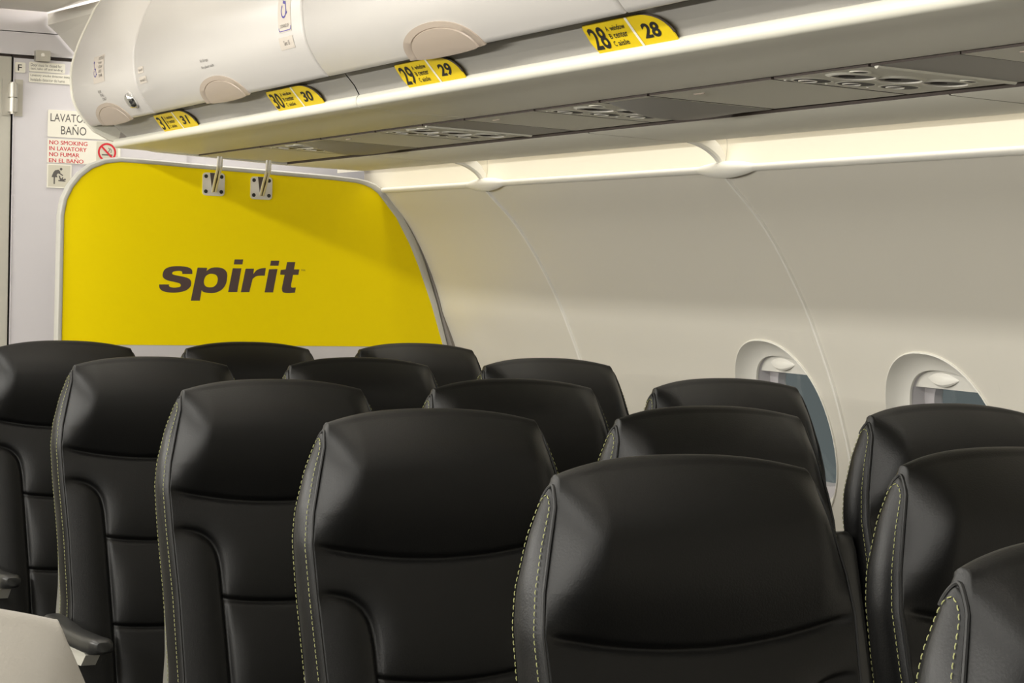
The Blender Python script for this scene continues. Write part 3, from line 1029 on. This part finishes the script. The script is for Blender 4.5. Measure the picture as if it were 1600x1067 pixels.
def lg(x, y):
    px, py = 230+x/5.926, 380+y/5.926
    return (LOGOA[0][0]*px+LOGOA[0][1]*py+LOGOA[0][2], LOGOA[1][0]*px+LOGOA[1][1]*py+LOGOA[1][2])


def smooth_loop(pts, n=4, corners=()):
    out = []
    N = len(pts)
    for i in range(N):
        b, c = np.array(pts[i], float), np.array(pts[(i+1) % N], float)
        a = 2*b-c if i in corners else np.array(pts[i-1], float)
        d = 2*c-b if (i+1) % N in corners else np.array(pts[(i+2) % N], float)
        for t in np.linspace(0, 1, n, endpoint=False):
            out.append(tuple(0.5*((2*b)+(-a+c)*t+(2*a-5*b+4*c-d)*t*t+(-a+3*b-3*c+d)*t**3)))
    return out


S_ = smooth_loop([(413, 285), (408, 247), (370, 222), (290, 213), (215, 219), (165, 242), (145, 285), (150, 318), (185, 342), (250, 358), (295, 370), (308, 387), (298, 403), (255, 410), (215, 405), (200, 392), (205, 380), (112, 380), (118, 415), (150, 442), (220, 455), (290, 452), (355, 435), (395, 400), (402, 360), (385, 330), (340, 312), (270, 298), (235, 288), (230, 275), (245, 262), (290, 256), (318, 263), (322, 285)], 4, (0, 16, 17, 33))
P_ = smooth_loop([(460, 226), (548, 228), (541, 258), (580, 232), (630, 223), (690, 233), (725, 265), (732, 310), (718, 380), (680, 430), (620, 458), (560, 460), (510, 448), (497, 432), (480, 530), (398, 530)], 4, (0, 1, 2, 13, 14, 15))
PH = smooth_loop([(590, 283), (630, 295), (645, 330), (635, 375), (605, 403), (565, 408), (530, 395), (517, 360), (528, 315), (555, 290)], 4)
I1 = [(783, 232), (863, 232), (824, 452), (740, 452)]
D1 = [(800, 150), (880, 150), (873, 195), (793, 195)]
R_ = smooth_loop([(903, 235), (981, 235), (974, 285), (1005, 250), (1045, 233), (1092, 228), (1082, 300), (1040, 300), (1000, 306), (968, 330), (937, 453), (858, 453)], 4, (0, 1, 2, 5, 6, 9, 10, 11))
I2 = [(1122, 240), (1202, 238), (1160, 456), (1080, 456)]
D2 = [(1140, 160), (1219, 160), (1211, 206), (1132, 206)]
T_ = smooth_loop([(1293, 172), (1371, 172), (1358, 241), (1410, 241), (1400, 292), (1350, 292), (1330, 390), (1332, 408), (1348, 413), (1376, 411), (1368, 460), (1300, 464), (1255, 455), (1244, 425), (1248, 395), (1270, 292), (1227, 290), (1233, 246), (1280, 241)], 4, (0, 1, 2, 3, 4, 5, 6, 9, 10, 14, 15, 16, 17, 18))
mb = MB()
for loops in ([S_], [P_, PH], [I1], [D1], [R_], [I2], [D2], [T_]):
    v_, f_ = curve_fill([[lg(*p) for p in L] for L in loops])
    mb.add([(u, YB-0.0021, v) for u, v in v_], f_)
q0, q1 = lg(1425, 256), lg(1465, 242)
put_text(mb, 'TM', (q0[0], q0[1], q1[0], q1[1]), lambda u, v: (u, YB-0.0021, v), 0)
o = adopt(mb.build('logo_lettering', LOGO, smooth=False), part)
o['label'] = 'dark brown italic word spirit'

# two steel brackets tying the partition to the bin
for (x0, z0) in ((1.7355, 1.6415), (1.884, 1.6365)):
    mb = MB()
    w, h = 0.0675, 0.0675
    v_, f_ = [], []
    mb.prism(rrect(x0, z0-h, x0+w, z0, 0.010), PF, 0.0015, 0.006)
    for (a, b) in ((0.010, 0.011), (w-0.010, 0.011), (0.010, h-0.012), (w-0.010, h-0.012)):
        mb.lathe([(0.0058, 0.0002), (0.0055, 0.0012), (0.004, 0.0014), (0.0, 0.0008)], (x0+a, YB-0.006, z0-b), (0, -1, 0), 16, 1)
    cxm = x0+w*0.5
    # dark notch of the folded tongue
    mb.add([(cxm-0.012, YB-0.0064, z0-0.0005), (cxm+0.010, YB-0.0064, z0-0.0005), (cxm+0.005, YB-0.0064, z0-0.054), (cxm-0.004, YB-0.0064, z0-0.058)], [(0, 1, 2, 3)], 2)
    for s in (-1, 1):
        mb.tube([(cxm+s*0.0045, YB-0.010, z0-0.055), (cxm-0.010+s*0.0045, YB-0.065, z0-0.018), (cxm-0.0185+s*0.0045, YB-0.112, z0+0.009), (cxm-0.020+s*0.0045, YB-0.120, z0+0.016), (cxm-0.020+s*0.0045, YB-0.122, 1.690)], 0.0040, 10)
    mb.add([(cxm-0.004, YB-0.011, z0-0.057), (cxm+0.004, YB-0.011, z0-0.057), (cxm-0.0145, YB-0.112, z0+0.008), (cxm-0.0225, YB-0.112, z0+0.008)], [(0, 1, 2, 3)], 2)
    o = adopt(mb.build('bracket', [STEEL, DARKPL, GAP], angle=40), part)
    o['label'] = 'steel bracket'

# ------------------------------------------------------------------ aircraft seats
KT = 0.25
ZB = 0.44


def hw_z(z):
    return np.interp(z, [0.40, 0.55, 0.67, 0.80, 0.92, 0.985, 1.03, 1.10, 1.135, 1.155, 1.175], [0.203, 0.203, 0.195, 0.197, 0.203, 0.205, 0.199, 0.182, 0.173, 0.166, 0.160])


def ztop_u(u):
    a = abs(u)
    return 1.162-0.0135*a**2.2


JL = spline([(0.215, 0.917), (0.180, 0.915), (0.150, 0.906), (0.130, 0.886), (0.121, 0.855), (0.118, 0.80), (0.114, 0.70), (0.111, 0.60), (0.108, 0.44)], 160)


def dist_poly(x, z, P):
    d = np.full(x.shape, 9.0)
    for i in range(len(P)-1):
        a, b = P[i], P[i+1]
        ab = b-a
        t = np.clip(((x-a[0])*ab[0]+(z-a[1])*ab[1])/(ab@ab), 0, 1)
        d = np.minimum(d, np.hypot(x-a[0]-t*ab[0], z-a[1]-t*ab[1]))
    return d


def pad(t, p=0.5):
    return np.sin(np.pi*np.clip(t, 0, 1))**p


def seat_front(nu=185, nv=360):
    us = np.linspace(-1, 1, nu)
    vs = np.linspace(0, 1, nv)
    U, V = np.meshgrid(us, vs)
    ZT = np.vectorize(ztop_u)(U)
    Z = ZB+(ZT-ZB)*V
    X = U*hw_z(Z)
    zs = 0.958+0.026*np.abs(X/0.205)**2.0
    t = (Z-zs)/(ZT-zs)
    tc = np.clip(t, 0, 1)
    head = 0.0005+0.047*np.where(tc < 0.66, np.sin(np.pi/2*np.minimum(tc/0.66, 1))**1.05, 1-0.72*((tc-0.66)/0.34)**2)
    c1 = 0.787+0.010*(X/0.12)**2
    c2 = 0.612+0.008*(X/0.12)**2
    zj = np.interp(np.abs(X), JL[::-1][:, 0], JL[::-1][:, 1])
    AX = np.abs(X)
    dJ = dist_poly(AX, Z, JL)
    # is the point in the outer bolster?
    xj = np.interp(Z, JL[::-1][:, 1], JL[::-1][:, 0])
    bol = (Z < 0.917) & (AX > xj)
    def slope_pad(z, lo, hi):
        q = np.clip((z-lo)/(hi-lo), 0, 1)
        return 0.011*np.sin(np.pi*q**0.8)**0.8
    cen = np.where(Z > c1, slope_pad(Z, c1, zs), np.where(Z > c2, slope_pad(Z, c2, c1), slope_pad(Z, 0.40, c2)))
    bo = 0.010*(1-np.exp(-(dJ/0.016)**1.3))
    cenj = cen*(1-np.exp(-(dJ/0.018)**1.3))
    low = np.where(bol, bo, cenj)
    D = np.where(t >= 0, head, low)
    # stitched seams
    D = D-0.005*np.exp(-(dJ/0.0055)**2)
    D = D-0.005*np.exp(-(np.abs(Z-zs)/0.0055)**2)
    incen = (~bol)
    D = D-np.where(incen, 0.005*(np.exp(-(np.abs(Z-c1)/0.005)**2)+np.exp(-(np.abs(Z-c2)/0.005)**2)), 0)
    # rolled edges
    a = np.abs(U)
    ed = np.clip((a-0.72)/0.28, 0, 1)
    D = D*(1-ed**2.2)+0.004*ed**2.2
    tt = np.clip((Z-(ZT-0.075))/0.075, 0, 1)
    D = D-0.022*tt**2.4*(1-0.75*a**4)
    Y = -KT*(1.152-Z)-D+0.012
    return us, X, Y, Z


US, FX, FY, FZ = seat_front()
NV, NU = FX.shape


def depth_z(z):
    return np.interp(z, [0.40, 0.60, 0.90, 1.02, 1.09, 1.125, 1.145, 1.18], [0.085, 0.085, 0.078, 0.068, 0.050, 0.034, 0.022, 0.016])


def side_pt(side, z, t, off=0.0):
    """point on the boxing strip: t = 0 front seam, t = 1 back edge"""
    j = -1 if side > 0 else 0
    x = np.interp(z, FZ[:, j], FX[:, j])
    y = np.interp(z, FZ[:, j], FY[:, j])
    D = depth_z(z)
    bulge = 0.011*math.sin(math.pi*min(max(t, 0), 1))**0.6*min(max((1.150-z)/0.07, 0.12), 1)
    return (float(x+side*(bulge+off)), float(y+D*t), float(z))


def build_seat_parts(root):
    # cushion body: front relief + sides + rolled top + back
    rows = []
    for i in range(NV):
        z = FZ[i, NU//2]
        front = [(FX[i, j], FY[i, j], FZ[i, j]) for j in range(NU)]
        D = depth_z(FZ[i, 0])
        right = [side_pt(1, FZ[i, -1], t) for t in (0.12, 0.3, 0.5, 0.7, 0.88)]
        left = [side_pt(-1, FZ[i, 0], t) for t in (0.88, 0.7, 0.5, 0.3, 0.12)]
        back = []
        for j in range(NU-1, -1, -4):
            yb = (FY[i, -1]*(0.5+US[j]/2)+FY[i, 0]*(0.5-US[j]/2))+D-0.004*0
            back.append((FX[i, j]*0.985, yb+(0.006+max(0, 0.046-D))*(1-abs(US[j])**3), FZ[i, j]))
        rows.append(front+right+back+left)
    # rolled top
    last = rows[-1]
    n = len(last)
    cy = [p[1] for p in last]
    A0 = math.radians(38)
    for a in (48, 58, 69, 80, 90):
        ar = math.radians(a)
        row = []
        for k in range(n):
            x, y, z = last[k]
            # opposite point of the section at this x
            u = min(max((x/hw_z(z)), -1), 1)
            j = int(round((u+1)/2*(NU-1)))
            yf = FY[-1, j]
            ybk = (FY[-1, -1]*(0.5+u/2)+FY[-1, 0]*(0.5-u/2))+depth_z(FZ[-1, 0])+(0.006+max(0, 0.046-depth_z(FZ[-1, 0])))*(1-abs(u)**3)
            mid = 0.5*(yf+ybk)
            rr = 0.011*(1-0.45*abs(u)**4)
            row.append((x*(1-0.012*(1-math.cos(ar))), mid+(y-mid)*math.cos(ar)/math.cos(A0), z+rr*(math.sin(ar)-math.sin(A0))/(1-math.sin(A0))*0.8))
        rows.append(row)
    mb = MB()
    mb.grid(rows, 0, closed=True)
    bk = mb.build('backrest', LEATHER, root, angle=100)
    # boxing strips with lime stitching, and piping
    for side in (-1, 1):
        mb = MB()
        zt = 1.138
        rws = []
        for z in np.r_[np.linspace(0.46, zt-0.026, 50), zt-0.024*(1-np.sin(np.linspace(0, math.pi/2, 16)))]:
            q = min(1, (zt-z)/0.024)
            w = 0.435*math.sqrt(max(0, 1-(1-q)**2))+0.02
            c = 0.50
            rws.append([side_pt(side, z, c+w*k, 0.0022-0.0022*abs(k)**6) for k in (-1, -0.93, -0.5, 0, 0.5, 0.93, 1)])
        mb.grid(rws, 0)
        # stitch paths
        path = [side_pt(side, z, 0.50-0.36, 0.0026) for z in np.linspace(0.46, zt-0.025, 110)]
        tip = [side_pt(side, zt-0.025+0.018*math.sin(a), 0.50-0.36*math.cos(a), 0.0026) for a in np.linspace(0.15, math.pi-0.15, 16)]
        path += tip
        path += [side_pt(side, z, 0.50+0.36, 0.0026) for z in np.linspace(zt-0.025, 0.46, 110)]
        P = np.array(path)
        s = np.r_[0, np.cumsum(np.linalg.norm(np.diff(P, axis=0), axis=1))]
        q = 0.0
        while q < s[-1]-0.006:
            a = np.array([np.interp(q, s, P[:, k]) for k in range(3)])
            b = np.array([np.interp(q+0.0048, s, P[:, k]) for k in range(3)])
            mb.tube([tuple(a), tuple((a+b)/2+np.array([side*0.0006, 0, 0])), tuple(b)], 0.00055, 5, 1, caps=False)
            q += 0.0078
        mb.build('side_strip', [LEATHER, THREAD], root, angle=60)
        mb = MB()
        pth = [side_pt(side, z, 0.02, 0.0005) for z in np.linspace(0.45, 1.115, 80)]
        pth += [side_pt(side, 1.115+0.026*math.sin(a), 0.50-0.48*math.cos(a), 0.0) for a in np.linspace(0.15, math.pi-0.25, 14)]
        mb.tube(pth, 0.0024, 8)
        mb.build('piping', PIPING, root)
    # grey back shell
    mb = MB()
    rows = []
    for z in np.linspace(0.42, 1.085, 40):
        w = float(np.interp(z, [0.42, 0.58, 0.64, 0.70, 1.0, 1.06, 1.085], [0.2185, 0.2175, 0.213, 0.206, 0.196, 0.175, 0.160]))
        y0 = float(np.interp(z, FZ[:, 0], FY[:, 0]))+float(depth_z(z))
        sec = []
        for t in np.linspace(-1, 1, 17):
            sec.append((t*w, y0-0.012*abs(t)**8+0.008, z))
        for t in np.linspace(1, -1, 17):
            sec.append((t*w*0.985, y0+0.030*(1-abs(t)**4)+0.011-0.012*abs(t)**8, z))
        rows.append(sec)
    mb.grid(rows, 0, closed=True)
    n = 34
    b0 = len(mb.v)-n
    mb.f.append(tuple(range(b0, b0+n)))
    mb.m.append(0)
    mb.f.append(tuple(range(n-1, -1, -1)))
    mb.m.append(0)
    mb.build('back_shell', SHELL, root, angle=50)
    # seat cushion
    mb = MB()
    rows = []
    for t in np.linspace(0, 1, 15):
        y = -0.205-0.45*t
        r = min(1, t/0.06, (1-t)/0.10)
        r = math.sqrt(max(0, 1-(1-r)**2))*0.06+0.0
        top = 0.395+0.03*t+r
        bot = 0.345
        sec = []
        for k in range(28):
            a = 2*math.pi*k/28
            e = sup(a, 5)
            sec.append((0.212*e[0], y, (top+bot)/2+(top-bot)/2*e[1]))
        rows.append(sec)
    mb.grid(rows, 0, closed=True)
    for b0 in (0, 14*28):
        mb.f.append(tuple(range(b0, b0+28)) if b0 else tuple(range(27, -1, -1)))
        mb.m.append(0)
    mb.build('seat_cushion', LEATHER, root, angle=50)
    # frame and legs
    mb = MB()
    mb.box((-0.2, -0.60, 0.315), (0.2, -0.24, 0.343))
    mb.build('seat_frame', DARKPL, root, smooth=False)
    for y in (-0.26, -0.56):
        mb = MB()
        mb.tube([(0, y, 0.33), (0, y+0.02, 0.17), (0, y-0.01, 0.0)], [0.02, 0.016, 0.022], 10)
        mb.build('leg', STEEL, root)


def build_armrest(root, x, raised=False):
    mb = MB()
    rows = []
    prof = [(0.0, 0.70), (0.03, 0.92), (0.12, 1.0), (0.45, 1.0), (0.80, 1.0), (0.93, 0.98), (0.98, 0.85), (1.0, 0.55)]
    Lr = 0.40
    for t, w in prof:
        sec = []
        for k in range(20):
            a = 2*math.pi*k/20
            e = sup(a, 3.2)
            sec.append((e[0]*0.0235*w, e[1]*0.0165*w))
        rows.append((t, sec))
    def P(t, dx, dz):
        if raised:
            # stands up between the backrests
            return (x+dx, 0.004-KT*(1.152-0.965)+0.02+(-KT*(t*Lr*-1))*0-dz+0.02-KT*(Lr*(1-t)), 0.965-Lr*(1-t)*0.97)
        return (x+dx, -0.130-Lr*t, 0.642+0.018*t-0.010*math.sin(math.pi*t)+dz)
    g = [[P(t, a, b) for a, b in sec] for t, sec in rows]
    mb.grid(g, 0, closed=True)
    n = 20
    mb.f.append(tuple(range(n-1, -1, -1)))
    mb.m.append(0)
    mb.f.append(tuple(range((len(g)-1)*n, len(g)*n)))
    mb.m.append(0)
    arm = mb.build('armrest', DARKPL, root, angle=50)
    if not raised:
        mb = MB()
        poly = [(-0.14, 0.632), (-0.40, 0.640), (-0.455, 0.632), (-0.42, 0.605), (-0.24, 0.585), (-0.14, 0.55)]
        mb.prism(poly, lambda u, v, d: (x+d, u, v), -0.014, 0.014)
        br = mb.build('armrest_bracket', SHELL, root, smooth=False)
        br.parent = arm
    return arm


proto = thing('aircraft_seat', (0, 0, 0), None, 'seat', 'black leather aircraft seats')
build_seat_parts(proto)


def copy_seat(first):
    if first:
        return proto
    c = proto.copy()
    COL.objects.link(c)
    for ch in proto.children:
        d = ch.copy()
        COL.objects.link(d)
        d.parent = c
    return c


bare = list(proto.children)
XC = {'C': 1.175, 'B': 1.658, 'A': 2.142}
ROWS = [4.788, 4.015, 3.242, 2.550, 1.851, 1.165]
ROWN = ['in the last row, against the yellow partition', 'in the second row from the partition', 'in the third row from the partition',
        'in the fourth row from the partition', 'in the fifth row from the partition', 'in the sixth row, at the lower right corner']
COLN = {'C': 'aisle side', 'B': 'middle', 'A': 'window side'}
placed = []
for i, y in enumerate(ROWS):
    for c in 'CBA':
        if (i == 4 and c == 'A') or (i == 5 and c != 'C'):
            continue
        placed.append((XC[c], y, '%s black leather aircraft seat %s' % (COLN[c], ROWN[i]), i, c))
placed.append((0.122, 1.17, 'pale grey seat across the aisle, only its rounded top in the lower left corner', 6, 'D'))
made = []
for k, (x, y, lab, i, c) in enumerate(placed):
    if k == 0:
        o = proto
    else:
        o = proto.copy()
        COL.objects.link(o)
        for ch in bare:
            d = ch.copy()
            COL.objects.link(d)
            d.parent = o
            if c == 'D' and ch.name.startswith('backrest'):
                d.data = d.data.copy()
                d.data.materials[0] = LEATHER_PALE
            if c == 'D' and ch.name.startswith(('side_strip', 'piping')):
                bpy.data.objects.remove(d)
    o.location = (x, y, 0)
    o['label'] = lab
    made.append((o, i, c))
for o, i, c in made:
    build_armrest(o, 0.2415 if c == 'D' else -0.2415, raised=(i == 3 and c == 'A'))
